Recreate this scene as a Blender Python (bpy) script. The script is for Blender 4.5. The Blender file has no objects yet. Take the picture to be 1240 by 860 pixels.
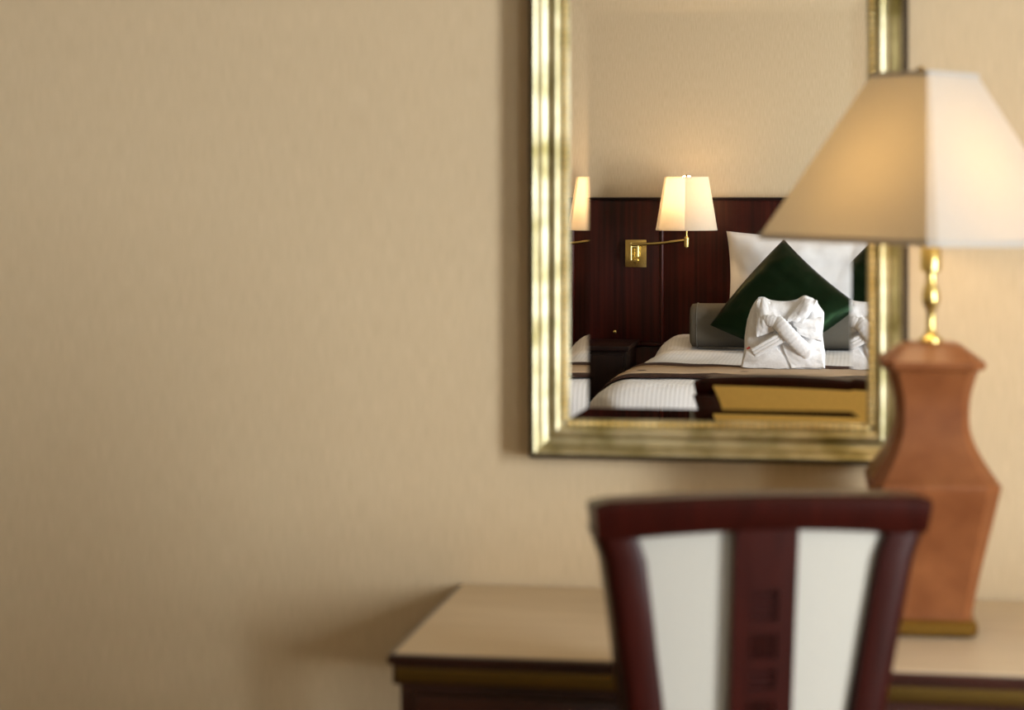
import bpy, bmesh, math, random
from math import sin, cos, pi, radians, sqrt, atan
from mathutils import Vector, Matrix, noise
random.seed(7)
C = bpy.context.scene.collection
S = bpy.context.scene

# ------------------------------------------------------------------ camera
FOC = 2500.0                                    # focal length in pixels of the 1240 x 860 frame
YAW = atan(416 / FOC)
cam = bpy.data.cameras.new('camera')
cam_o = bpy.data.objects.new('camera', cam)
C.objects.link(cam_o)
cam_o.location = (0, -3.0, 1.29)
cam_o.rotation_euler = (pi / 2, 0, YAW)
cam.sensor_fit = 'HORIZONTAL'
cam.sensor_width = 36
cam.lens = 36 * FOC / 1240
cam.shift_y = -190 / 1240
cam.clip_start = 0.05
cam.dof.use_dof = True
cam.dof.focus_distance = 8.1
cam.dof.aperture_fstop = 4.6
S.camera = cam_o

# ------------------------------------------------------------------ world, daylight, exposure
w = bpy.data.worlds.new('world'); S.world = w
w.use_nodes = True
wb = w.node_tree.nodes['Background']
wb.inputs[0].default_value = (0.80, 0.90, 1.0, 1)
wb.inputs[1].default_value = 1.2
vs = S.view_settings
vs.view_transform = 'Standard'; vs.look = 'None'; vs.gamma = 1; vs.use_curve_mapping = False
vs.exposure = 0.0
S.cycles.caustics_reflective = False
S.cycles.caustics_refractive = False
S.cycles.max_bounces = 10
S.cycles.sample_clamp_indirect = 6

def area(name, loc, rot, sx, sy, power, col):
    l = bpy.data.lights.new(name, 'AREA'); l.shape = 'RECTANGLE'; l.size = sx; l.size_y = sy
    l.energy = power; l.color = col
    o = bpy.data.objects.new(name, l); C.objects.link(o); o.location = loc; o.rotation_euler = rot
    return o
WY0, WY1, WZ0, WZ1 = -2.55, -1.80, 0.20, 2.05   # the window in the right wall
FILL_WIN = (-4.75, -4.0)                            # unseen opening added in the right wall to brighten the bed
area('bed_fill_daylight', (2.42, sum(FILL_WIN) / 2, (WZ0 + WZ1) / 2), (0, pi / 2, 0), WZ1 - WZ0 + .1, FILL_WIN[1] - FILL_WIN[0] + .1, 132, (0.88, 0.96, 1.0))  # added fill for the bed, coming through the added opening
area('daylight', (2.42, (WY0 + WY1) / 2, (WZ0 + WZ1) / 2), (0, pi / 2, 0), WZ1 - WZ0 + .1, WY1 - WY0 + .1, 264, (0.95, 0.98, 1.0))

def bulb_light(name, parent, loc, power, r, col=(1.0, 0.60, 0.27)):
    l = bpy.data.lights.new(name, 'POINT'); l.energy = power; l.color = col; l.shadow_soft_size = r
    o = bpy.data.objects.new(name, l); C.objects.link(o); o.parent = parent; o.location = loc
    return o

# ------------------------------------------------------------------ materials
def mat(name, base, rough=.5, metal=0.0, spec=.5, **kw):
    m = bpy.data.materials.new(name); m.use_nodes = True
    b = m.node_tree.nodes['Principled BSDF']
    b.inputs['Base Color'].default_value = (*base, 1)
    b.inputs['Roughness'].default_value = rough
    b.inputs['Metallic'].default_value = metal
    b.inputs['Specular IOR Level'].default_value = spec
    for k, v in kw.items():
        b.inputs[k.replace('_', ' ')].default_value = v
    return m
def nd(m, t, **kw):
    n = m.node_tree.nodes.new(t)
    for k, v in kw.items(): setattr(n, k, v)
    return n
def lk(m, a, b): m.node_tree.links.new(a, b)
def coords(m, scale, kind='Object', rot=(0, 0, 0)):
    tc = nd(m, 'ShaderNodeTexCoord'); mp = nd(m, 'ShaderNodeMapping')
    mp.inputs['Scale'].default_value = scale; mp.inputs['Rotation'].default_value = rot
    lk(m, tc.outputs[kind], mp.inputs['Vector'])
    return mp.outputs['Vector']
def noise_col(m, scale, c0, c1, lo=.35, hi=.65, detail=4, tex=1.0, bump=0.0, dist=.002, rough=None):
    """colour varied by stretched noise, and the same noise as fine relief"""
    b = m.node_tree.nodes['Principled BSDF']
    v = coords(m, scale)
    n = nd(m, 'ShaderNodeTexNoise'); n.inputs['Scale'].default_value = tex; n.inputs['Detail'].default_value = detail
    lk(m, v, n.inputs['Vector'])
    r = nd(m, 'ShaderNodeValToRGB')
    r.color_ramp.elements[0].position = lo; r.color_ramp.elements[0].color = (*c0, 1)
    r.color_ramp.elements[1].position = hi; r.color_ramp.elements[1].color = (*c1, 1)
    lk(m, n.outputs['Fac'], r.inputs['Fac']); lk(m, r.outputs['Color'], b.inputs['Base Color'])
    if bump:
        bp = nd(m, 'ShaderNodeBump'); bp.inputs['Strength'].default_value = bump; bp.inputs['Distance'].default_value = dist
        lk(m, n.outputs['Fac'], bp.inputs['Height']); lk(m, bp.outputs['Normal'], b.inputs['Normal'])
    if rough:
        mr = nd(m, 'ShaderNodeMapRange'); mr.inputs['To Min'].default_value = rough[0]; mr.inputs['To Max'].default_value = rough[1]
        lk(m, n.outputs['Fac'], mr.inputs['Value']); lk(m, mr.outputs['Result'], b.inputs['Roughness'])
    return n

M = {}
def wallpaper(name, axis):
    m = mat(name, (.55, .46, .33), .85, spec=.15)
    sc = (320, 320, 26) if axis == 'z' else (150, 150, 150)
    noise_col(m, sc, (.515, .408, .262), (.590, .472, .312), .30, .70, detail=5, bump=.2, dist=.001)
    return m
M['wallpaper'] = wallpaper('woven_wallpaper', 'z')
M['ceiling'] = mat('ceiling_paint', (.52, .43, .31), .9)
M['carpet'] = mat('carpet', (.12, .08, .05), .95, spec=.1)
noise_col(M['carpet'], (60, 60, 60), (.09, .055, .035), (.17, .115, .075), bump=.5)
M['paint'] = mat('white_joinery', (.75, .73, .68), .45)

def mahogany(name, c0, c1, rough=.28, scale=(90, 90, 3), coat=.3, spec=.35):
    m = mat(name, c0, rough)
    noise_col(m, scale, c0, c1, .35, .7, detail=5, bump=.05, dist=.0006)
    b = m.node_tree.nodes['Principled BSDF']; b.inputs['Coat Weight'].default_value = coat; b.inputs['Specular IOR Level'].default_value = spec; b.inputs['Coat Roughness'].default_value = .30
    return m
M['headboard'] = mahogany('ribbon_mahogany', (.014, .0016, .0010), (.048, .0052, .0028), .38, (70, 70, 1.4), .04, .22)
M['darkwood'] = mahogany('dark_mahogany', (.006, .0016, .0012), (.012, .003, .002), .4, (60, 60, 4), .03, .2)
M['chairwood'] = mahogany('red_mahogany', (.019, .0019, .0011), (.030, .0030, .0016), .30, (80, 80, 6), .10, .20)
M['deskwood'] = mahogany('desk_mahogany', (.018, .0036, .0020), (.045, .010, .005), .3, (6, 80, 80), .3)
M['deskin'] = mat('cream_desk_laminate', (.68, .56, .40), .38, spec=.35)
noise_col(M['deskin'], (5, 60, 60), (.63, .51, .36), (.71, .59, .43), bump=.02)
M['brass'] = mat('polished_brass', (.70, .54, .20), .22, 1.0)
M['oldbrass'] = mat('antique_brass', (.20, .13, .035), .36, 1.0)
M['oldbrass2'] = mat('brown_brass', (.30, .18, .04), .35, 1.0)
M['leaf'] = mat('champagne_leaf', (.5, .45, .24), .42, 1.0)
noise_col(M['leaf'], (1, 1, 1), (.29, .25, .10), (.64, .59, .40), .30, .60, detail=3, tex=16, rough=(.50, .40), bump=.08, dist=.002)
M['gilt'] = mat('gilt_beading', (.78, .60, .26), .36, 1.0)
noise_col(M['gilt'], (1, 1, 1), (.74, .55, .20), (.92, .76, .40), .35, .65, tex=30)
M['framedark'] = mat('frame_edge', (.030, .018, .008), .6, spec=.2)
M['silver'] = mat('silvered_glass', (.93, .93, .92), 0.0, 1.0)

m = mat('lampshade_linen', (.80, .74, .62), .9, spec=.1)
def shade_mat(name, col, tcol, fac):
    m = bpy.data.materials.new(name); m.use_nodes = True
    nt = m.node_tree; nt.nodes.clear()
    out = nt.nodes.new('ShaderNodeOutputMaterial'); d = nt.nodes.new('ShaderNodeBsdfDiffuse'); t = nt.nodes.new('ShaderNodeBsdfTranslucent')
    mx = nt.nodes.new('ShaderNodeMixShader'); mx.inputs[0].default_value = fac
    v = coords(m, (260, 260, 24)); n = nd(m, 'ShaderNodeTexNoise'); n.inputs['Scale'].default_value = 1; n.inputs['Detail'].default_value = 3
    lk(m, v, n.inputs['Vector'])
    r = nd(m, 'ShaderNodeValToRGB'); r.color_ramp.elements[0].position = .3; r.color_ramp.elements[1].position = .7
    r.color_ramp.elements[0].color = (*[c * .94 for c in col], 1); r.color_ramp.elements[1].color = (*col, 1)
    lk(m, n.outputs['Fac'], r.inputs['Fac']); lk(m, r.outputs['Color'], d.inputs['Color'])
    t.inputs['Color'].default_value = (*tcol, 1)
    lk(m, d.outputs[0], mx.inputs[1]); lk(m, t.outputs[0], mx.inputs[2]); lk(m, mx.outputs[0], out.inputs[0])
    return m
M['shade'] = shade_mat('desk_lampshade_linen', (.52, .515, .49), (.84, .67, .36), .29)
M['sshade'] = shade_mat('sconce_shade_linen', (.62, .58, .50), (.84, .72, .54), .40)
m = bpy.data.materials.new('glowing_bulb'); m.use_nodes = True
nt = m.node_tree; nt.nodes.clear(); o_ = nt.nodes.new('ShaderNodeOutputMaterial'); e_ = nt.nodes.new('ShaderNodeEmission')
e_.inputs[0].default_value = (1, .62, .30, 1); e_.inputs[1].default_value = 14; lk(m, e_.outputs[0], o_.inputs[0])
M['bulb'] = m
m = bpy.data.materials.new('window_glass'); m.use_nodes = True
nt = m.node_tree; nt.nodes.clear(); o_ = nt.nodes.new('ShaderNodeOutputMaterial'); a_ = nt.nodes.new('ShaderNodeBsdfTransparent'); g_ = nt.nodes.new('ShaderNodeBsdfGlossy')
g_.inputs['Roughness'].default_value = .02; mx = nt.nodes.new('ShaderNodeMixShader'); mx.inputs[0].default_value = .05
lk(m, a_.outputs[0], mx.inputs[1]); lk(m, g_.outputs[0], mx.inputs[2]); lk(m, mx.outputs[0], o_.inputs[0])
M['glass'] = m

M['terracotta'] = mat('glazed_terracotta', (.36, .115, .045), .33, spec=.45)
noise_col(M['terracotta'], (1, 1, 1), (.155, .046, .013), (.225, .078, .025), .3, .7, tex=22, bump=.05)
def cloth(name, col, sc=900, bump=.15, var=.06, rough=.9, **kw):
    m = mat(name, col, rough, spec=.15, **kw)
    noise_col(m, (1, 1, 1), tuple(c * (1 - var) for c in col), tuple(min(1, c * (1 + var)) for c in col), .3, .7, tex=sc, bump=bump, dist=.001)
    return m
M['pillow'] = cloth('white_cotton', (.76, .75, .75), 30, .06, .02)
M['terry'] = cloth('white_terry', (.70, .70, .715), 150, .8, .05)
M['terryrib'] = mat('ribbed_terry', (.84, .83, .83), .95, spec=.1)
M['creamfab'] = cloth('cream_chair_fabric', (.39, .375, .33), 600, .1, .05)
M['goldfab'] = cloth('gold_chair_fabric', (.92, .69, .24), 400, .2, .10)
M['grey'] = cloth('grey_twill', (.115, .103, .082), 500, .1, .06, .75)
M['greypipe'] = cloth('grey_piping', (.14, .13, .11), 500, .1, .06, .75)
M['green'] = mat('green_satin', (.003, .015, .005), .36, spec=.17, Specular_Tint=(.45, 1.0, .45, 1))
noise_col(M['green'], (1, 1, 1), (.0020, .0048, .0020), (.0030, .0072, .0028), .3, .7, tex=6, bump=.25, dist=.01)
M['runner'] = mat('beige_runner', (.42, .31, .20), .8, spec=.2)
def runner_print(m):
    b = m.node_tree.nodes['Principled BSDF']
    v = coords(m, (9, 7, 0)); vo = nd(m, 'ShaderNodeTexVoronoi'); vo.inputs['Scale'].default_value = 1; vo.inputs['Randomness'].default_value = .55
    lk(m, v, vo.inputs['Vector'])
    r = nd(m, 'ShaderNodeValToRGB'); r.color_ramp.elements[0].position = .15; r.color_ramp.elements[1].position = .20
    r.color_ramp.elements[0].color = (.05, .028, .02, 1); r.color_ramp.elements[1].color = (.44, .32, .21, 1)
    lk(m, vo.outputs['Distance'], r.inputs['Fac']); lk(m, r.outputs['Color'], b.inputs['Base Color'])
runner_print(M['runner'])
M['runborder'] = cloth('brown_border', (.040, .018, .013), 300, .1, .1, .7)
def striped(name, base, axis_scale):
    m = mat(name, base, .85, spec=.15)
    b = m.node_tree.nodes['Principled BSDF']
    v = coords(m, axis_scale); wv = nd(m, 'ShaderNodeTexWave', wave_type='BANDS', bands_direction='X'); wv.inputs['Scale'].default_value = 1; wv.inputs['Distortion'].default_value = .3
    lk(m, v, wv.inputs['Vector'])
    r = nd(m, 'ShaderNodeValToRGB'); r.color_ramp.elements[0].color = (*[c * .93 for c in base], 1); r.color_ramp.elements[1].color = (*base, 1)
    lk(m, wv.outputs['Fac'], r.inputs['Fac']); lk(m, r.outputs['Color'], b.inputs['Base Color'])
    bp = nd(m, 'ShaderNodeBump'); bp.inputs['Strength'].default_value = .12; bp.inputs['Distance'].default_value = .002
    lk(m, wv.outputs['Fac'], bp.inputs['Height']); lk(m, bp.outputs['Normal'], b.inputs['Normal'])
    return m
M['duvet'] = striped('striped_duvet_cotton', (.78, .78, .79), (22, 22, 22))
M['red'] = mat('red_thread', (.55, .06, .05), .8)

# ------------------------------------------------------------------ mesh helpers
def link(name, bm, m, parent=None, smooth=35, loc=None, sub=0):
    me = bpy.data.meshes.new(name)
    bmesh.ops.recalc_face_normals(bm, faces=bm.faces)
    bm.to_mesh(me); bm.free()
    for mm in (m if isinstance(m, (list, tuple)) else [m]): me.materials.append(mm)
    if smooth:
        for p in me.polygons: p.use_smooth = True
        if smooth < 180: me.set_sharp_from_angle(angle=radians(smooth))
    o = bpy.data.objects.new(name, me); C.objects.link(o)
    if parent: o.parent = parent
    if loc: o.location = loc
    if sub:
        md = o.modifiers.new('sub', 'SUBSURF'); md.levels = sub; md.render_levels = sub
    return o
def tag(o, label=None, cat=None, group=None, kind=None):
    if label: o['label'] = label
    if cat: o['category'] = cat
    if group: o['group'] = group
    if kind: o['kind'] = kind
    return o
def empty(name, loc, rz=0, label=None, cat=None):
    o = bpy.data.objects.new(name, None); C.objects.link(o); o.empty_display_size = .05
    o.location = loc; o.rotation_euler = (0, 0, rz)
    return tag(o, label, cat)
def BM(): return bmesh.new()
def box(bm, x0, x1, y0, y1, z0, z1, bev=0.0, mtx=None):
    t = bmesh.new()
    r = bmesh.ops.create_cube(t, size=1)
    bmesh.ops.scale(t, vec=(x1 - x0, y1 - y0, z1 - z0), verts=t.verts)
    bmesh.ops.translate(t, vec=((x0 + x1) / 2, (y0 + y1) / 2, (z0 + z1) / 2), verts=t.verts)
    if bev: bmesh.ops.bevel(t, geom=t.edges[:], offset=bev, segments=2, profile=.6, affect='EDGES')
    if mtx: bmesh.ops.transform(t, matrix=mtx, verts=t.verts)
    me = bpy.data.meshes.new('tmp'); t.to_mesh(me); t.free(); bm.from_mesh(me); bpy.data.meshes.remove(me)
    return bm
def loft(bm, rings, closed=True, cap=True):
    vs_ = [[bm.verts.new(p) for p in r] for r in rings]
    n = len(rings[0])
    for a, b in zip(vs_, vs_[1:]):
        for i in range(n if closed else n - 1):
            j = (i + 1) % n
            bm.faces.new((a[i], a[j], b[j], b[i]))
    if cap and closed:
        bm.faces.new(list(reversed(vs_[0]))); bm.faces.new(vs_[-1])
    return vs_
def lathe(bm, prof, n=24, c=(0, 0, 0), cap=True):
    return loft(bm, [[(c[0] + r * cos(2 * pi * i / n), c[1] + r * sin(2 * pi * i / n), c[2] + z) for i in range(n)] for r, z in prof], cap=cap)
def tube(bm, pts, r, n=12, flat=1.0, up=None):
    pts = [Vector(p) for p in pts]
    rings = []
    ref = Vector(up) if up else Vector((0, 0, 1))
    for i, p in enumerate(pts):
        d = (pts[min(i + 1, len(pts) - 1)] - pts[max(i - 1, 0)]).normalized()
        a = d.cross(ref)
        if a.length < 1e-3: a = d.cross(Vector((1, 0, 0)))
        a.normalize(); b = a.cross(d).normalized()
        rr = r[i] if isinstance(r, (list, tuple)) else r
        rings.append([p + a * rr * cos(2 * pi * k / n) + b * rr * flat * sin(2 * pi * k / n) for k in range(n)])
    loft(bm, rings)
    return bm
def smoothpath(pts, k=6):
    """Catmull-Rom through pts"""
    P = [Vector(p) for p in pts]; P = [P[0] * 2 - P[1]] + P + [P[-1] * 2 - P[-2]]
    out = []
    for i in range(1, len(P) - 2):
        for j in range(k):
            t = j / k; a, b, c, d = P[i - 1], P[i], P[i + 1], P[i + 2]
            out.append(.5 * ((2 * b) + (c - a) * t + (2 * a - 5 * b + 4 * c - d) * t * t + (3 * b - a - 3 * c + d) * t ** 3))
    out.append(P[-2])
    return out
def sheet(bm, f, nu, nv):
    """grid of f(u, v), u, v in 0..1"""
    g = [[bm.verts.new(f(i / nu, j / nv)) for j in range(nv + 1)] for i in range(nu + 1)]
    for i in range(nu):
        for j in range(nv):
            bm.faces.new((g[i][j], g[i + 1][j], g[i + 1][j + 1], g[i][j + 1]))
    return g
def struct(name, bm, m, parent=None, smooth=0):
    o = link(name, bm, m, parent, smooth)
    if not parent: o['kind'] = 'structure'
    return o

# ------------------------------------------------------------------ the room
XL, XR, YB, ZT, T = -4.0, 2.2, -5.4, 2.55, .15
b = BM(); box(b, XL - T, XR + T, YB - T, T, -.1, 0); struct('floor', b, M['carpet'])
b = BM(); box(b, XL - T, XR + T, YB - T, T, ZT, ZT + .1); struct('ceiling', b, M['ceiling'])
b = BM(); box(b, XL - T, XR + T, 0, T, 0, ZT); struct('wall_front', b, M['wallpaper'])
b = BM(); box(b, XL - T, XR + T, YB - T, YB, 0, ZT); struct('wall_back', b, M['wallpaper'])
b = BM(); box(b, XL - T, XL, YB, 0, 0, ZT); struct('wall_left', b, M['wallpaper'])
b = BM()
box(b, XR, XR + T, YB, FILL_WIN[0], 0, ZT); box(b, XR, XR + T, FILL_WIN[1], WY0, 0, ZT); box(b, XR, XR + T, WY1, 0, 0, ZT)
for w0, w1 in ((WY0, WY1), FILL_WIN):
    box(b, XR, XR + T, w0, w1, 0, WZ0); box(b, XR, XR + T, w0, w1, WZ1, ZT)
struct('wall_right', b, M['wallpaper'])
for nm, (w0, w1) in (('window_1', (WY0, WY1)), ('fill_window', FILL_WIN)):  # the latter is an added opening for the bed fill
    win = empty(nm, (XR + .08, (w0 + w1) / 2, WZ0)); win['kind'] = 'structure'
    hw, hh = (w1 - w0) / 2, WZ1 - WZ0
    b = BM()
    box(b, -.03, .03, -hw, -hw + .04, 0, hh, .004); box(b, -.03, .03, hw - .04, hw, 0, hh, .004)
    box(b, -.03, .03, -hw + .04, hw - .04, 0, .04, .004); box(b, -.03, .03, -hw + .04, hw - .04, hh - .04, hh, .004)
    link('window_frame', b, M['paint'], win)
    b = BM(); box(b, -.003, .003, -hw + .04, hw - .04, .04, hh - .04); link('pane', b, M['glass'], win, 0)
for nm, a in (('baseboard_front', (XL, XR, -.012, 0)), ('baseboard_back', (XL, XR, YB, YB + .012))):
    b = BM(); box(b, *a, 0, .09, .003); struct(nm, b, M['darkwood'])

# ------------------------------------------------------------------ wall mirror on the front wall
GX0, GX1, GZ0, GZ1, FW = -.411, .016, .969, 1.583, .058
mir = empty('wall_mirror', ((GX0 + GX1) / 2, 0, (GZ0 + GZ1) / 2), 0,
            'rectangular wall mirror in a champagne gold frame with a beaded lip', 'mirror')
cx, cz = (GX0 + GX1) / 2, (GZ0 + GZ1) / 2
hx, hz = (GX1 - GX0) / 2, (GZ1 - GZ0) / 2
EDGE = [(0, .001), (0, .030), (.0015, .037), (.0045, .0415), (.0085, .0435), (.0085, .001)]
PROF = [(.0085, .001), (.0085, .0437), (.0105, .0432), (.0130, .0412), (.0150, .0388), (.0158, .0368), (.0175, .0360),
        (.0195, .0322), (.0235, .0288), (.0285, .0270), (.0305, .0272), (.0312, .0300), (.0335, .0328), (.0370, .0344), (.0400, .0344), (.0435, .0328), (.0460, .0298), (.0468, .0265),
        (.057, .0250), (.058, .0225), (.058, .004), (.02, .001)]
def rail_point(side, u, h, end):
    ox, oz = hx + FW - u, hz + FW - u
    if side == 'l': return (-ox, -h, oz * end)
    if side == 'r': return (ox, -h, oz * end)
    if side == 'b': return (ox * end, -h, -oz)
    return (ox * end, -h, oz)
def rail_ring(sd, prof, end): return [rail_point(sd, u, h, end) for u, h in prof]
for sd in 'lrbt':
    b = BM()
    n = 14
    loft(b, [[rail_point(sd, u, h, -1 + 2 * k / n) for u, h in PROF] for k in range(n + 1)])
    rail = link('frame_rail', b, M['leaf'], mir, 50)
    b = BM(); loft(b, [rail_ring(sd, EDGE, -1), rail_ring(sd, EDGE, 1)]); link('frame_edge', b, M['framedark'], rail, 40)['label'] = 'dark brown outer edge'
    # beaded strip along the inner lip
    b = BM()
    L = hz if sd in 'lr' else hx
    cnt = int(2 * L / .0098)
    for k in range(cnt):
        t = bmesh.new(); bmesh.ops.create_icosphere(t, subdivisions=1, radius=.0046)
        e = (-1 + 2 * (k + .5) / cnt)
        p = rail_point(sd, .0518, .0262, 0)
        p = (p[0], p[1], e * (hz + .003)) if sd in 'lr' else (e * (hx + .003), p[1], p[2])
        bmesh.ops.translate(t, vec=p, verts=t.verts)
        me = bpy.data.meshes.new('tmp'); t.to_mesh(me); t.free(); b.from_mesh(me); bpy.data.meshes.remove(me)
    o = link('beading', b, M['gilt'], rail, 180); o['kind'] = 'stuff'
    o['label'] = 'small gilt beads along the inner lip'
BVL, BVR, BVB, BVT = .0265, .022, .0165, .024
TILT, GY = radians(1.93), -.0175
b = BM()
q = [b.verts.new(p) for p in ((-hx + BVL, GY, -hz + BVB), (hx - BVR, GY, -hz + BVB), (hx - BVR, GY, hz - BVT), (-hx + BVL, GY, hz - BVT))]
b.faces.new(q)
glass = link('mirror_glass', b, M['silver'], mir, 0)
e = .002
outer = [(-hx - e, -hz - e), (hx + e, -hz - e), (hx + e, hz + e), (-hx - e, hz + e)]
inner = [(-hx + BVL, -hz + BVB), (hx - BVR, -hz + BVB), (hx - BVR, hz - BVT), (-hx + BVL, hz - BVT)]
for k in range(4):
    j = (k + 1) % 4
    rise = ((BVB, BVR, BVT, BVL)[k] + e) * math.tan(TILT)
    b = BM()
    b.faces.new([b.verts.new(p) for p in ((inner[k][0], GY, inner[k][1]), (outer[k][0], GY - rise, outer[k][1]), (outer[j][0], GY - rise, outer[j][1]), (inner[j][0], GY, inner[j][1]))])
    link('bevel', b, M['silver'], glass, 0)

# ------------------------------------------------------------------ writing desk
DX0, DX1, DY, DZ = -.578, .98, -.482, .721
desk = empty('writing_desk', ((DX0 + DX1) / 2, DY / 2 - .002, 0), 0, 'dark mahogany writing desk with cream top and brass line, under the mirror', 'desk')
dw, dd = (DX1 - DX0) / 2, -DY / 2 - .003
b = BM(); box(b, -dw, dw, -dd, dd, DZ - .014, DZ - .0015, .003); link('desk_top', b, M['deskwood'], desk)
b = BM(); box(b, -dw + .008, dw - .008, -dd + .008, dd - .002, DZ - .004, DZ, .001); link('top_panel', b, M['deskin'], desk)['label'] = 'cream laminate top panel'
b = BM(); box(b, -dw + .006, dw - .006, -dd + .006, dd - .004, DZ - .040, DZ - .014, .002); link('top_frame', b, M['deskwood'], desk)
b = BM(); box(b, -dw + .010, dw - .010, -dd + .0035, -dd + .010, DZ - .036, DZ - .018, .001); link('brass_strip', b, M['oldbrass'], desk)['label'] = 'antique brass inlay line along the front'
b = BM(); box(b, -dw + .014, dw - .014, -dd + .016, dd - .006, .585, DZ - .040, .002); link('apron', b, M['deskwood'], desk)
nd_ = 3; g = .02; ww = (2 * dw - .028 - g * (nd_ + 1)) / nd_
for k in range(nd_):
    x0 = -dw + .014 + g + k * (ww + g)
    b = BM(); box(b, x0, x0 + ww, -dd + .004, -dd + .020, .597, DZ - .052, .003); dr = link('drawer', b, M['deskwood'], desk)
    b = BM(); lathe(b, [(.004, 0), (.004, .010), (.010, .013), (.012, .018), (.008, .023), (.001, .024)], 14)
    bmesh.ops.rotate(b, cent=(0, 0, 0), matrix=Matrix.Rotation(pi / 2, 3, 'X'), verts=b.verts)
    bmesh.ops.translate(b, vec=(x0 + ww / 2, -dd + .004, .632), verts=b.verts)
    link('knob', b, M['brass'], dr)
for sx in (-1, 1):
    for sy in (-1, 1):
        b = BM(); X, Y = sx * (dw - .045), sy * (dd - .043)
        loft(b, [[(X + a * r, Y + c * r, z) for a, c in ((-1, -1), (1, -1), (1, 1), (-1, 1))] for r, z in ((.016, 0), (.018, .1), (.024, .585))])
        link('leg', b, M['deskwood'], desk)

# ------------------------------------------------------------------ table lamp on the desk
LX, LY = .098, -.222
lamp = empty('table_lamp', (LX, LY, DZ), radians(2), 'terracotta table lamp with a square linen shade, standing on the desk', 'lamp')
def octa(r, ch, z):                                     # square section with chamfered corners
    k = r * (1 - ch)
    return [(x, y, z) for x, y in ((r, -k), (r, k), (k, r), (-k, r), (-r, k), (-r, -k), (-k, -r), (k, -r))]
def hump(ctrl, k=5):
    p = smoothpath([(a, c, 0) for a, c in ctrl], k); return [(v[0], v[1]) for v in p]
b = BM(); loft(b, [octa(.0535, .12, .002), octa(.056, .12, .006), octa(.056, .12, .018), octa(.052, .12, .022)]); link('base_plate', b, M['oldbrass2'], lamp, 30)['label'] = 'brown brass base plate'
b = BM()
prof = [(.0500, .022), (.0505, .030)] + hump([(.0505, .032), (.058, .075), (.070, .130), (.081, .180)], 5) + [(.0835, .192), (.0845, .197), (.0835, .201)] \
    + hump([(.0815, .203), (.070, .220), (.058, .240), (.049, .262), (.0465, .285), (.0485, .312), (.0555, .338), (.0580, .345)], 4)
loft(b, [octa(r, .22, z) for r, z in prof]); link('vase_body', b, M['terracotta'], lamp, 32)
b = BM(); loft(b, [octa(r, .22, z) for r, z in ((.056, .344), (.0645, .347), (.0670, .352), (.0655, .357), (.050, .368), (.042, .374), (.036, .378), (.012, .380))]); link('vase_cap', b, M['terracotta'], lamp, 25)
b = BM(); lathe(b, [(.016, .379), (.016, .383), (.009, .388), (.006, .396), (.006, .420), (.010, .428), (.012, .438), (.010, .450), (.007, .458), (.007, .470), (.0135, .474), (.0135, .512), (.010, .518), (.004, .522)], 20); st = link('brass_stem', b, M['brass'], lamp, 40)
SB, ST_, RB, RT = .5135, .730, .218, .0715              # shade: bottom, top, half diagonals
b = BM(); lathe(b, [(.006, .518), (.018, .540), (.026, .565), (.024, .588), (.012, .604), (.001, .608)], 16); link('bulb', b, M['bulb'], lamp, 180)
b = BM()
hp = smoothpath([(.012, 0, .508), (.055, 0, .55), (.060, 0, .62), (.030, 0, .69), (0, 0, .712)], 5)
tube(b, hp, .0018, 6, up=(0, 1, 0)); tube(b, [(-p[0], p[1], p[2]) for p in hp], .0018, 6, up=(0, 1, 0)); link('harp', b, M['brass'], lamp)
shade_rot = Matrix.Rotation(radians(1.3), 4, 'Y')
def sqr(R, z, off=0):                                   # a corner towards the room
    pts = []
    for k in range(4):
        a0, a1 = -pi / 2 + k * pi / 2, -pi / 2 + (k + 1) * pi / 2
        p0, p1 = Vector((R * cos(a0), R * sin(a0), z)), Vector((R * cos(a1), R * sin(a1), z))
        for t in (.03, .5, .97): pts.append(p0.lerp(p1, t))
    return pts
b = BM()
zs = [(RB + (RT - RB) * (t / 8), SB + (ST_ - SB) * t / 8) for t in range(9)]
loft(b, [sqr(r, z) for r, z in zs], cap=False)
bmesh.ops.transform(b, matrix=Matrix.Translation((-.011, 0, .6)) @ shade_rot @ Matrix.Translation((0, 0, -.6)), verts=b.verts)
sh = link('lamp_shade', b, M['shade'], lamp, 25)
for R, z in ((RB, SB), (RT, ST_)):
    b = BM(); p = sqr(R + .0006, z); p.append(p[0]); rr = []
    loft(b, [sqr(R + .0012, z - .004), sqr(R + .0012, z + .004), sqr(R - .0012, z + .004), sqr(R - .0012, z - .004), sqr(R + .0012, z - .004)], cap=False)
    bmesh.ops.transform(b, matrix=Matrix.Translation((-.011, 0, .6)) @ shade_rot @ Matrix.Translation((0, 0, -.6)), verts=b.verts)
    link('shade_trim', b, M['shade'], sh, 25)
b = BM()
for a in (0, pi / 2): tube(b, [(-RT * cos(a) * .93 - .010, -RT * sin(a) * .93, .716), (-.010, 0, .711), (RT * cos(a) * .93 - .010, RT * sin(a) * .93, .716)], .0015, 6)
link('shade_spider', b, M['brass'], lamp)
b = BM(); lathe(b, [(.005, .709), (.005, .722), (.003, .728), (.0065, .735), (.006, .742), (.001, .747)], 14); link('finial', b, M['oldbrass2'], lamp).location = (-.013, 0, -.003)
bulb_light('table_lamp_bulb_light', lamp, (-.016, 0, .560), 1.15, .085, (1.0, .72, .40))

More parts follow.
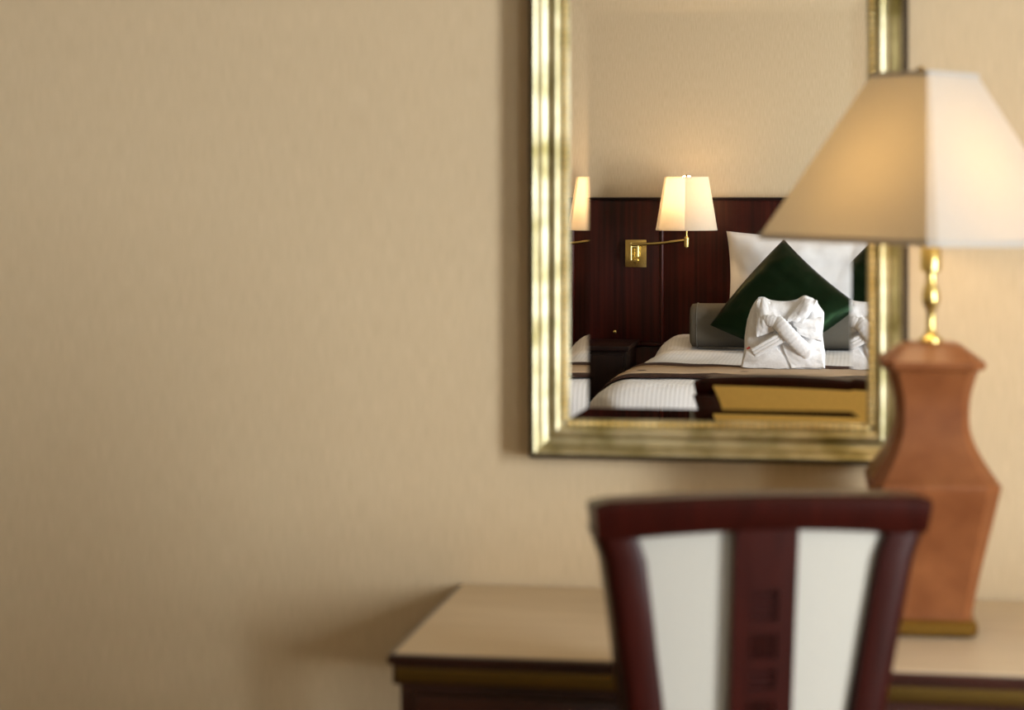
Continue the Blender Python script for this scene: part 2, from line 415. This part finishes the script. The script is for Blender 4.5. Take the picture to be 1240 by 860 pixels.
# ------------------------------------------------------------------ chair in front of the desk
ch = empty('side_chair', (-.117, -.695, 0), radians(17), 'mahogany side chair with fan-shaped cream and gold upholstered back at the desk', 'chair')
LEAN = .14
def hwid(z): return .1465 + (z - .73) * .145 + (.02 * max(0, (z - .88) / .08) ** 2 if z > .88 else 0)   # half width of the back
def bk(x, z, d=0.0):                                    # point on the rear plane of the back, d towards the seat
    cur = .036 * (1 - (x / .19) ** 2)                    # back is slightly hollow
    return (x, -(z - .45) * LEAN - cur * .6 + d, z)
TOPZ = lambda x: 0.9645 + .008 * (1 - (x / .19) ** 2)
def stile(sgn):
    bm = BM(); rings = []
    zs = [0, .12, .25, .38, .45, .55, .65, .75, .83, .90, .935]
    for z in zs:
        if z >= .45: c_, wd = hwid(z), .034 + .012 * (z - .45) / .5
        else: c_, wd = hwid(.45), .034
        y0 = -(z - .45) * LEAN if z >= .45 else (z - .45) * .10
        xo, xi = sgn * c_, sgn * (c_ - wd)
        if sgn > 0: xo, xi = xi, xo
        cur = -.6 * .036 * (1 - (c_ / .19) ** 2) if z >= .45 else 0
        y0 += cur
        e = .004
        E_ = .013 if sgn < 0 else e; F_ = .013 if sgn > 0 else e
        rings.append([(xo + E_, y0, z), (xi - F_, y0, z), (xi - .3 * F_, y0 + .3 * F_, z), (xi, y0 + F_, z), (xi, y0 + .056 - e, z), (xi - e, y0 + .056, z), (xo + e, y0 + .056, z), (xo, y0 + .056 - e, z), (xo, y0 + E_, z), (xo + .3 * E_, y0 + .3 * E_, z)])
    loft(bm, rings)
    return bm
for s_ in (-1, 1): link('back_stile', stile(s_), M['chairwood'], ch, 50)
b = BM(); rings = []
n = 24
for k in range(n + 1):
    x = -.186 + .372 * k / n
    zt = TOPZ(x); zb = zt - .044 + .006 * (1 - (x / .186) ** 2)
    sl = 0.0
    if k == 0 or k == n: zb += .004; zt -= .003
    y0 = bk(x, zt)[1]; e = .006
    xb = x * .985
    rings.append([(xb, bk(x, zb)[1] - .001 + e, zb), (xb, bk(x, zb)[1] - .002, zb + e), (x, y0 - .002, zt - e), (x, y0 - .002 + e, zt), (x, y0 + .052 - e, zt), (x, y0 + .052, zt - e), (xb, bk(x, zb)[1] + .040, zb + e), (xb, bk(x, zb)[1] + .040 - e, zb)])
loft(b, rings); link('top_rail', b, M['chairwood'], ch, 40)
b = BM(); loft(b, [[bk(x, .500, -.001), bk(x, .545, -.001), bk(x, .545, .050), bk(x, .500, .050)] for x in [-.102 + .204 * k / 12 for k in range(13)]]); link('lower_rail', b, M['chairwood'], ch, 40)
# upholstered back: cream behind, gold in front
def panel(d0, d1, ins, m, nm, bulge, z1=.935):
    bm = BM()
    def edge(z): return hwid(z) - .030 + ins
    z0 = .52
    nu, nv = 16, 16
    g1 = sheet(bm, lambda u, v: bk((2 * u - 1) * edge(z0 + (z1 - z0) * v), z0 + (z1 - z0) * v, d0), nu, nv)
    g2 = sheet(bm, lambda u, v: bk((2 * u - 1) * edge(z0 + (z1 - z0) * v), z0 + (z1 - z0) * v, d1 + bulge * (1 - abs(2 * u - 1) ** 4) * (1 - abs(2 * v - 1) ** 4)), nu, nv)
    ring1 = [g1[i][0] for i in range(nu + 1)] + [g1[nu][j] for j in range(1, nv + 1)] + [g1[i][nv] for i in range(nu - 1, -1, -1)] + [g1[0][j] for j in range(nv - 1, 0, -1)]
    ring2 = [g2[i][0] for i in range(nu + 1)] + [g2[nu][j] for j in range(1, nv + 1)] + [g2[i][nv] for i in range(nu - 1, -1, -1)] + [g2[0][j] for j in range(nv - 1, 0, -1)]
    for k in range(len(ring1)):
        j = (k + 1) % len(ring1); bm.faces.new((ring1[k], ring1[j], ring2[j], ring2[k]))
    return link(nm, bm, m, ch, 50)
panel(.020, .028, -.014, M['creamfab'], 'rear_upholstery', 0)['label'] = 'cream fabric on the rear of the back'
panel(.0282, .058, -.016, M['goldfab'], 'front_upholstery', .014, .952)['label'] = 'gold fabric on the front of the back'
# splat with fretwork over the cream fabric
def splat_piece(bm, x0, x1, z0, z1, d0, d1):
    n = max(1, int((z1 - z0) / .03)); rings = []
    for k in range(n + 1):
        z = z0 + (z1 - z0) * k / n
        rings.append([bk(x0, z, d0), bk(x1, z, d0), bk(x1, z, d1), bk(x0, z, d1)])
    loft(bm, rings)
b = BM()
SX = .0335
splat_piece(b, -SX, SX, .50, .940, .014, .022)
sp = link('splat', b, M['chairwood'], ch, 30)
b = BM()
splat_piece(b, -SX - .001, -.015, .50, .940, .006, .015); splat_piece(b, .015, SX + .001, .50, .940, .006, .015)
for z0, z1 in ((.50, .715), (.745, .758), (.779, .792), (.820, .835), (.868, .940)): splat_piece(b, -.015, .015, z0, z1, .006, .015)
link('splat_face', b, M['chairwood'], sp, 30)
b = BM()
for z0, z1 in ((.715, .745), (.792, .820)):
    for x in (-.0095, 0, .0095): splat_piece(b, x - .0022, x + .0022, z0, z1, .009, .015)
for z0 in (.7615, .7695, .8400, .8490, .8580):
    splat_piece(b, -.015, .015, z0, z0 + .004, .0075, .015)
link('fretwork', b, M['chairwood'], sp, 30)
b = BM()
def seat_f(u, v):
    X = (2 * u - 1); wd = .185 + .035 * v
    top = .455 + .030 * (1 - abs(X) ** 4) * (1 - abs(2 * v - 1) ** 4)
    return (X * wd, .035 + .40 * v, top)
g1 = sheet(b, seat_f, 14, 14); g2 = sheet(b, lambda u, v: (seat_f(u, v)[0], seat_f(u, v)[1], .425), 14, 14)
r1 = [g1[i][0] for i in range(15)] + [g1[14][j] for j in range(1, 15)] + [g1[i][14] for i in range(13, -1, -1)] + [g1[0][j] for j in range(13, 0, -1)]
r2 = [g2[i][0] for i in range(15)] + [g2[14][j] for j in range(1, 15)] + [g2[i][14] for i in range(13, -1, -1)] + [g2[0][j] for j in range(13, 0, -1)]
for k in range(len(r1)):
    j = (k + 1) % len(r1); b.faces.new((r1[k], r1[j], r2[j], r2[k]))
link('seat', b, M['goldfab'], ch, 50)
b = BM()
loft(b, [[(-.10, .0, z), (.10, .0, z), (.10 + .115, .44, z), (-.10 - .115, .44, z)] for z in (.37, .425)]); link('seat_rail', b, M['chairwood'], ch, 30)
for s_ in (-1, 1):
    b = BM(); X = s_ * .19
    loft(b, [[(X + a * r, .415 + c_ * r, z) for a, c_ in ((-1, -1), (1, -1), (1, 1), (-1, 1))] for r, z in ((.013, 0), (.016, .15), (.020, .38))]); link('front_leg', b, M['chairwood'], ch, 30)

# ------------------------------------------------------------------ headboard on the back wall
HBX0, HBX1, HBZ = -1.95, 1.25, 1.293
hb = empty('headboard', ((HBX0 + HBX1) / 2, YB, 0), 0, 'wide dark mahogany headboard of tall panels on the wall behind the bed', 'headboard')
ox = (HBX0 + HBX1) / 2
seams = [HBX0, -.773, .2, HBX1]
for x0, x1 in zip(seams, seams[1:]):
    b = BM(); box(b, x0 - ox + .004, x1 - ox - .004, .002, .032, .708, HBZ - .012, .002); link('panel', b, M['headboard'], hb)
    b = BM(); box(b, x0 - ox + .004, x1 - ox - .004, .002, .032, .05, .688, .002); link('lower_panel', b, M['headboard'], hb)
for x in seams[1:-1]:
    b = BM(); rg = [[(x - ox + .009 * cos(a), .030 + .011 * sin(a), z) for a in [pi * k / 8 for k in range(9)]] for z in (.05, HBZ - .012)]
    loft(b, rg); link('seam_moulding', b, M['headboard'], hb, 60)
b = BM(); box(b, HBX0 - ox, HBX1 - ox, .002, .042, HBZ - .012, HBZ, .003); link('top_cap', b, M['darkwood'], hb)
b = BM(); box(b, HBX0 - ox, HBX1 - ox, .002, .040, .690, .706, .003); link('mid_rail', b, M['chairwood'], hb)
b = BM(); lathe(b, [(.004, 0), (.004, .008), (.007, .012), (.007, .016), (.001, .020)], 12)
bmesh.ops.rotate(b, cent=(0, 0, 0), matrix=Matrix.Rotation(-pi / 2, 3, 'X'), verts=b.verts)
bmesh.ops.translate(b, vec=(-.962 - ox, .032, .748), verts=b.verts); link('knob', b, M['brass'], hb)['label'] = 'tiny bright knob low on the headboard'

# ------------------------------------------------------------------ nightstand
ns = empty('nightstand', (-1.072, -5.13, 0), 0, 'dark wooden nightstand in the shade beside the bed', 'nightstand')
b = BM(); box(b, -.212, .212, -.215, .195, .700, .720, .004); link('stand_top', b, M['darkwood'], ns)
b = BM(); box(b, -.20, .20, -.205, .170, .06, .700, .003); link('stand_body', b, M['darkwood'], ns)
for z0, z1 in ((.52, .685), (.30, .50), (.08, .28)):
    b = BM(); box(b, -.188, .188, .172, .186, z0, z1, .003); dr = link('drawer', b, M['darkwood'], ns)
    b = BM(); lathe(b, [(.004, 0), (.004, .01), (.010, .014), (.010, .02), (.001, .024)], 12)
    bmesh.ops.rotate(b, cent=(0, 0, 0), matrix=Matrix.Rotation(-pi / 2, 3, 'X'), verts=b.verts)
    bmesh.ops.translate(b, vec=(0, .186, (z0 + z1) / 2), verts=b.verts); link('knob', b, M['oldbrass'], dr)
b = BM(); box(b, -.19, .19, -.20, .15, 0, .06); link('plinth', b, M['darkwood'], ns, 0)

# ------------------------------------------------------------------ wall sconce
SCX, SCY, SCZ = -.877, YB + .032, 1.066
sc = empty('wall_sconce', (SCX, SCY, SCZ), 0, 'brass swing-arm wall sconce with a lit cream shade on the headboard', 'lamp')
b = BM(); box(b, -.043, .043, 0, .010, -.056, .056, .003); link('back_plate', b, M['brass'], sc)
b = BM(); lathe(b, [(.012, 0), (.012, .006), (.009, .012), (.001, .013)], 16)
bmesh.ops.rotate(b, cent=(0, 0, 0), matrix=Matrix.Rotation(-pi / 2, 3, 'X'), verts=b.verts); bmesh.ops.translate(b, vec=(0, .010, -.028), verts=b.verts); link('switch_knob', b, M['brass'], sc)
b = BM()
tube(b, [(.010, .008, .012), (.010, .045, .012)], .0065, 10); tube(b, [(.010, .045, -.012), (.010, .045, .034)], .0085, 12)
tube(b, [(.030, .008, .028), (.030, .034, .028)], .004, 10)
link('hinge', b, M['brass'], sc)
AX, AY, AZ = .220, .195, .058                          # arm end
b = BM()
tube(b, [(-.016, .055, -.026), (-.016, .055, .044)], .0062, 10)
tube(b, [(.010, .045, .030), (-.016, .055, .030)], .0055, 10)
tube(b, [(-.016, .055, .036), (.11, .13, .044), (AX, AY, AZ)], .0062, 12)
link('swing_arm', b, M['brass'], sc, 60)
b = BM(); lathe(b, [(.004, -.030), (.009, -.026), (.010, -.008), (.010, .010), (.006, .014), (.0035, .016), (.0035, .062), (.011, .066), (.011, .100), (.004, .104)], 14, (AX, AY, AZ)); link('socket', b, M['brass'], sc)
b = BM(); SZ0, SZ1 = 1.166 - SCZ, 1.371 - SCZ
def cone(r0, r1, z0, z1, n=96): return [[(AX + (r0 + (r1 - r0) * t) * cos(2 * pi * k / n), AY + (r0 + (r1 - r0) * t) * sin(2 * pi * k / n), z0 + (z1 - z0) * t) for k in range(n)] for t in (0, .25, .5, .75, 1)]
loft(b, cone(.121, .087, SZ0, SZ1), cap=False); ss = link('shade', b, M['sshade'], sc, 180)
for r, z in ((.1213, SZ0), (.0873, SZ1)):
    b = BM(); loft(b, cone(r, r, z - .0025, z + .0025), cap=False); link('shade_rim', b, M['sshade'], ss, 180)
b = BM()
for a in (0, 2 * pi / 3, 4 * pi / 3): tube(b, [(AX, AY, SZ1 - .004), (AX + .086 * cos(a), AY + .086 * sin(a), SZ1 - .002)], .0015, 6)
lathe(b, [(.004, -.006), (.006, 0), (.005, .008), (.001, .011)], 12, (AX, AY, SZ1)); link('shade_fitter', b, M['oldbrass'], sc)
b = BM(); lathe(b, [(.008, .104), (.020, .125), (.026, .148), (.020, .170), (.001, .182)], 14, (AX, AY, AZ)); link('bulb', b, M['bulb'], sc, 180)
bulb_light('wall_sconce_bulb_light', sc, (AX, AY, AZ + .225), 5.6, .03, (1.0, .68, .38))

# ------------------------------------------------------------------ bed
BX, BWH, BY0, BY1 = -.27, .565, -5.355, -3.40           # centre, half width, head, foot
bed = empty('bed', (BX, (BY0 + BY1) / 2, 0), 0, 'single bed under a white fine-striped duvet, its head against the dark headboard', 'bed')
by = (BY0 + BY1) / 2
BTOP, RX, RZ = .706, .12, .10                           # top of the duvet and its rounded shoulders
def shoulder(d, flat):
    """arc length d from the middle -> (run, fall) over a flat top, a rounded edge and a straight drop"""
    arc = pi / 2 * (RX + RZ) / 2
    if d <= flat: return d, 0.0
    if d <= flat + arc:
        a = (d - flat) / arc * pi / 2; return flat + RX * sin(a), RZ * (1 - cos(a))
    return flat + RX, RZ + d - flat - arc
SLEN = BWH - RX + pi / 2 * (RX + RZ) / 2 + .36
def bedsurf(s, d, off=0.0):
    """s in -1..1 across the bed, d = arc length from the head towards the foot.  World x, y, z."""
    sg = 1 if s >= 0 else -1
    x, f1 = shoulder(abs(s) * SLEN, BWH - RX)
    y, f2 = shoulder(d, BY1 - BY0 - RX)
    r = .16; ax, ay = x - (BWH - r), y - (BY1 - BY0 - r)  # corner rounded in plan
    if ax > 0 and ay > 0 and ax * ax + ay * ay > r * r:
        k = r / sqrt(ax * ax + ay * ay); x, y = BWH - r + ax * k, BY1 - BY0 - r + ay * k
    z = max(.20, BTOP - f1 - f2)
    wx, wy = sg * x, BY0 + y
    wx *= 1 - .075 * min(1, max(0, (-wy - 3.9) / 1.1))   # tucked in a little towards the head
    n_ = .006 * noise.noise((wx * 4, wy * 4, 3)) + .003 * noise.noise((wx * 9, wy * 9, 8))
    if f1 < .05 and f2 < .05: z += n_
    else: wob = .012 * noise.noise((wx * 6, wy * 6, 1)) * min(1, (f1 + f2) / .1); wx += sg * wob * (f1 > .05); wy += wob * (f2 > .05)
    if sg < 0 and wy < -5.0:                             # the duvet puffs up past the end of the bolster
        a_ = min(1, max(0, (x - .352) / .06)); c_ = min(1, max(0, (-5.02 - wy) / .16))
        z += .036 * a_ * a_ * (3 - 2 * a_) * c_ * c_ * (3 - 2 * c_) * max(0, 1 - f1 / .1)
    ux, uy = (sg if f1 > .06 else 0), (1 if f2 > .06 else 0)
    return BX + wx + ux * off, wy + uy * off, z + (off if f1 < .06 and f2 < .06 else off * .5)
b = BM()
DLEN = BY1 - BY0 - RX + pi / 2 * (RX + RZ) / 2 + .36
sheet(b, lambda u, v: (lambda p: (p[0] - BX, p[1] - by, p[2]))(bedsurf(2 * u - 1, DLEN * v)), 96, 100)
link('duvet', b, M['duvet'], bed, 180)
b = BM(); box(b, -BWH + .05, BWH - .05, BY0 - by + .01, BY1 - by - .05, .27, .56, .03); link('mattress', b, M['pillow'], bed)
b = BM(); box(b, -BWH + .10, BWH - .10, BY0 - by + .01, BY1 - by - .10, .09, .27, .01); link('bed_base', b, M['darkwood'], bed)
for sx in (-1, 1):
    for sy in (-1, 1):
        b = BM(); lathe(b, [(.02, 0), (.026, .09)], 14, (sx * (BWH - .16), sy * ((BY1 - BY0) / 2 - .17), 0)); link('leg', b, M['darkwood'], bed)

# runner across the foot of the bed
RY0, RY1, RB_ = -4.19, -3.70, .085
run = empty('bed_runner', (BX, (RY0 + RY1) / 2, BTOP), 0, 'beige bed runner with dark brown borders lying across the white duvet', 'bed runner')
def runner_strip(nm, y0, y1, off, m, s0=-.74, s1=.74):
    bm = BM()
    def f(u, v):
        s = s0 + (s1 - s0) * u
        y = y0 + (y1 - y0) * v + .018 * sin(s * 4.0 + .6) + .012 * sin(s * 9) - .06 * s
        x, yy, z = bedsurf(s, y - BY0, off)
        return (x - BX, yy - (RY0 + RY1) / 2, z - BTOP)
    sheet(bm, f, 60, 4)
    o = link(nm, bm, m, run, 180)
    sd = o.modifiers.new('thick', 'SOLIDIFY'); sd.thickness = .004; sd.offset = -1
    return o
runner_strip('runner_cloth', RY0 + RB_, RY1 - RB_, .009, M['runner'])
runner_strip('border', RY0, RY0 + RB_, .0105, M['runborder'])['label'] = 'dark brown border'
runner_strip('border', RY1 - RB_, RY1, .0105, M['runborder'])['label'] = 'dark brown border'

# ------------------------------------------------------------------ pillows and cushions
def cushion(w_, h_, t_, pinch=.08, n=28, seed=0, wr=.004, pw=.5):
    bm = BM()
    def f(sgn):
        def g(u, v):
            U, V = 2 * u - 1, 2 * v - 1
            x = w_ / 2 * U * (1 - pinch * (1 - V * V)); z = h_ / 2 * V * (1 - pinch * (1 - U * U))
            th = t_ / 2 * ((1 - U ** 4) * (1 - V ** 4)) ** pw
            k = noise.noise((U * 2.3 + seed, V * 2.3, sgn)) * wr * 2 + noise.noise((U * 6 + seed, V * 6, sgn)) * wr
            edge = min(1, 4 * (1 - max(abs(U), abs(V))))
            return (x, sgn * (th + k * edge + .0015), z)
        return g
    ga = sheet(bm, f(1), n, n); gb = sheet(bm, f(-1), n, n)
    ra = [ga[i][0] for i in range(n + 1)] + [ga[n][j] for j in range(1, n + 1)] + [ga[i][n] for i in range(n - 1, -1, -1)] + [ga[0][j] for j in range(n - 1, 0, -1)]
    rb = [gb[i][0] for i in range(n + 1)] + [gb[n][j] for j in range(1, n + 1)] + [gb[i][n] for i in range(n - 1, -1, -1)] + [gb[0][j] for j in range(n - 1, 0, -1)]
    for k in range(len(ra)):
        j = (k + 1) % len(ra); bm.faces.new((ra[k], ra[j], rb[j], rb[k]))
    return bm, ra
b, _ = cushion(.66, .44, .12, .07, 30, 2, .006)
o = link('pillow', b, M['pillow'], None, 180, (-.185, -5.290, .931)); o.rotation_euler = (radians(6), radians(1.5), 0)
tag(o, 'plump white pillow propped upright against the dark headboard', 'pillow')
b, _ = cushion(.415, .415, .10, .03, 30, 5, .005, .6)
for v_ in b.verts:                                      # the left corner sags, the bottom one is squashed
    x_, z_ = v_.co.x, v_.co.z
    d_, t_ = (x_ + z_) / .415, (z_ - x_) / .415
    if d_ < 0: k = d_ * d_; v_.co.x += (.045 * .707 + .022 * .707) * k; v_.co.z += (-.045 * .707 + .022 * .707) * k; v_.co.y -= .03 * k
    if t_ > 0: k = t_ * t_; v_.co.x += .005 * k; v_.co.z += .024 * k
    else: k = t_ * t_; v_.co.x -= .10 * .707 * k; v_.co.z += .10 * .707 * k
o = link('cushion', b, M['green'], None, 180, (-.278, -4.925, .872)); o.rotation_euler = (radians(12), radians(45), radians(3))
o.rotation_mode = 'QUATERNION'
o.rotation_quaternion = (Matrix.Rotation(radians(33), 3, 'X') @ Matrix.Rotation(radians(42), 3, 'Y')).to_quaternion()
tag(o, 'dark green satin cushion set on one corner in front of the white pillow', 'cushion')

BOX0, BOX1, BOR = -.632, .19, .086
bol = empty('bolster', ((BOX0 + BOX1) / 2, -5.065, .797), 0, 'long grey bolster with piped ends lying below the white pillow', 'bolster')
hl = (BOX1 - BOX0) / 2
def bol_ring(x, r, n=32):
    out = []
    for k in range(n):
        a = 2 * pi * k / n; ca, sa = cos(a), sin(a); p = .72
        out.append((x, r * math.copysign(abs(ca) ** p, ca), r * math.copysign(abs(sa) ** p, sa)))
    return out
b = BM(); loft(b, [bol_ring(x, r) for x, r in ((-hl, .040), (-hl + .001, .070), (-hl + .008, .082), (-hl + .03, .0845), (-.2, .086), (0, .087), (.2, .086), (hl - .03, .0845), (hl - .008, .082), (hl - .001, .070), (hl, .040))])
link('bolster_cover', b, M['grey'], bol, 60)
for x in (-hl + .028, hl - .028):
    b = BM(); p = bol_ring(x, .0855); p.append(p[0]); p = [Vector(q) for q in p]
    tube(b, p, .0022, 6, up=(1, 0, 0)); link('piping', b, M['greypipe'], bol, 180)

# ------------------------------------------------------------------ folded bathrobe with tied belt
PXM = 1 / 350.0
robe = empty('bathrobe', (-.242, -4.10, .7185), 0, 'white terry bathrobe folded upright with its belt tied, before the green cushion', 'bathrobe')
def rp(px, py, d=0.0): return Vector(((px - 950) * PXM, d - (443 - py) * PXM * .22, (443 - py) * PXM))
def lerp_tab(tab, py):
    for (a, x0), (c_, x1) in zip(tab, tab[1:]):
        if a <= py <= c_: return x0 + (x1 - x0) * (py - a) / (c_ - a)
    return tab[-1][1] if py > tab[-1][0] else tab[0][1]
LT = [(362, 920), (368, 915), (376, 911), (388, 907), (408, 904), (421, 904), (432, 902), (444, 900)]
RT_ = [(362, 984), (366, 989), (372, 993), (379, 998), (392, 997.5), (404, 996), (420, 998), (427, 999.5), (444, 999)]
def top_line(u): return 362 + 4.2 * sin(pi * min(1, max(0, (u - .08) / .72))) - (2.8 * math.exp(-((u - .86) / .09) ** 2)) - 1.2 * math.exp(-((u - .10) / .08) ** 2)
def robe_face(sgn):
    def f(u, v):
        py0 = top_line(u); py = 444 - (444 - py0) * v
        l, r = lerp_tab(LT, py), lerp_tab(RT_, py)
        px = l + (r - l) * u
        U = 2 * u - 1
        th = .045 * (1 - abs(U) ** 5) ** .6 * (1 - max(0, 2 * v - 1) ** 5) ** .6 * (1.1 - .25 * v)
        k = .012 * noise.noise((u * 4 + 3, v * 2.2, sgn * 2)) + .007 * noise.noise((u * 9, v * 6, 7 + sgn))
        if sgn > 0:
            k += .010 * math.exp(-((u - .56 - .02 * v) / .030) ** 2) * max(0, 1 - v * 2.2)       # skirt pleat
            k -= .010 * math.exp(-((u - .50) / .14) ** 2) * max(0, v - .70) * 2.5               # hollow of the neck
        e_ = min(1, 5 * (1 - abs(U))) 
        return rp(px, py, .010 + sgn * (th + k * e_))
    return f
b = BM(); n1, n2 = 44, 40
ga = sheet(b, robe_face(1), n1, n2); gb = sheet(b, robe_face(-1), n1, n2)
ra = [ga[i][0] for i in range(n1 + 1)] + [ga[n1][j] for j in range(1, n2 + 1)] + [ga[i][n2] for i in range(n1 - 1, -1, -1)] + [ga[0][j] for j in range(n2 - 1, 0, -1)]
rb = [gb[i][0] for i in range(n1 + 1)] + [gb[n1][j] for j in range(1, n2 + 1)] + [gb[i][n2] for i in range(n1 - 1, -1, -1)] + [gb[0][j] for j in range(n2 - 1, 0, -1)]
for k in range(len(ra)):
    j = (k + 1) % len(ra); b.faces.new((ra[k], ra[j], rb[j], rb[k]))
link('robe_body', b, M['terry'], robe, 180)
def flap(nm, quad, d, bend=.006, n=26, seed=0):
    """a folded cloth layer: four pixel corners of its outline, d = forward offsets at the corners"""
    bm = BM()
    def f(u, v):
        a = Vector(quad[0]).lerp(Vector(quad[1]), u); c_ = Vector(quad[3]).lerp(Vector(quad[2]), u); p = a.lerp(c_, v)
        dd_ = (d[0] * (1 - u) + d[1] * u) * (1 - v) + (d[3] * (1 - u) + d[2] * u) * v
        dd_ += bend * sin(pi * u) * sin(pi * v) + .008 * noise.noise((u * 2.0 + seed, v * 2.4, seed)) + .002 * noise.noise((u * 6 + seed, v * 7, seed))
        p = p + Vector((1.6 * noise.noise((u * 2.5, v * 2.5, seed + 9)), 1.6 * noise.noise((u * 2.5, v * 2.5, seed + 19))))
        return rp(p.x, p.y, dd_)
    sheet(bm, f, n, n)
    o_ = link(nm, bm, M['terry'], robe, 180)
    sd = o_.modifiers.new('thick', 'SOLIDIFY'); sd.thickness = .012; sd.offset = 0
    bv = o_.modifiers.new('round', 'BEVEL'); bv.width = .005; bv.segments = 3; bv.limit_method = 'ANGLE'
    return o_
flap('lapel', [(920, 364), (933, 366), (945, 399), (919, 407)], (.046, .048, .068, .060), .014, seed=1)
flap('lapel', [(976, 363), (990, 366), (972, 391), (954, 389)], (.046, .052, .066, .064), .014, seed=3)
flap('front_panel', [(962, 390), (996, 384), (996, 412), (968, 404)], (.060, .044, .046, .062), .006, seed=6)
flap('skirt', [(908, 424), (940, 412), (958, 443), (903, 443)], (.050, .062, .066, .058), .008, seed=8)
flap('skirt', [(946, 410), (994, 420), (998, 442), (960, 443)], (.062, .048, .058, .066), .008, seed=9)
def ribbon(nm, pts, r, flat, seed=0):
    bm = BM(); P = smoothpath(pts, 10); N = len(P)
    rr = []
    for i in range(N):
        t = i / (N - 1); q = (r[0] + (r[1] - r[0]) * t) * (1 + .05 * sin(i * 1.9 + seed))
        rr.append(q * (.55 if i in (0, N - 1) else 1))
    tube(bm, P, rr, 16, flat, up=(0, 1, 0))
    return link(nm, bm, M['terry'], robe, 60)
ribbon('belt', [rp(941, 387, .078), rp(949, 394, .094), rp(960, 406, .094), rp(971, 417, .084), rp(983, 428, .066)], (.024, .025), .45)
ribbon('belt_wrap', [rp(923, 389, .060), rp(933, 388, .078), rp(943, 391, .084), rp(951, 397, .078)], (.019, .021), .45, 2)
for k in (-1, 0, 1):
    ribbon('belt_end', [rp(951 + k * 2.0, 406 + k * 3.0, .082), rp(938 + k * 2.0, 413 + k * 3.0, .080), rp(926 + k * 2.0, 420 + k * 3.0, .074), rp(915 + k * 2.0, 427 + k * 3.0, .066)], (.0075, .0075), .7, k)
b = BM(); box(b, -.006, .006, -.001, .001, -.004, .004); o = link('stitched_mark', b, M['red'], robe, 0); o.location = rp(909.5, 421, .0545); o['label'] = 'tiny red stitched mark'
o.rotation_euler = (radians(-12), radians(-35), 0)
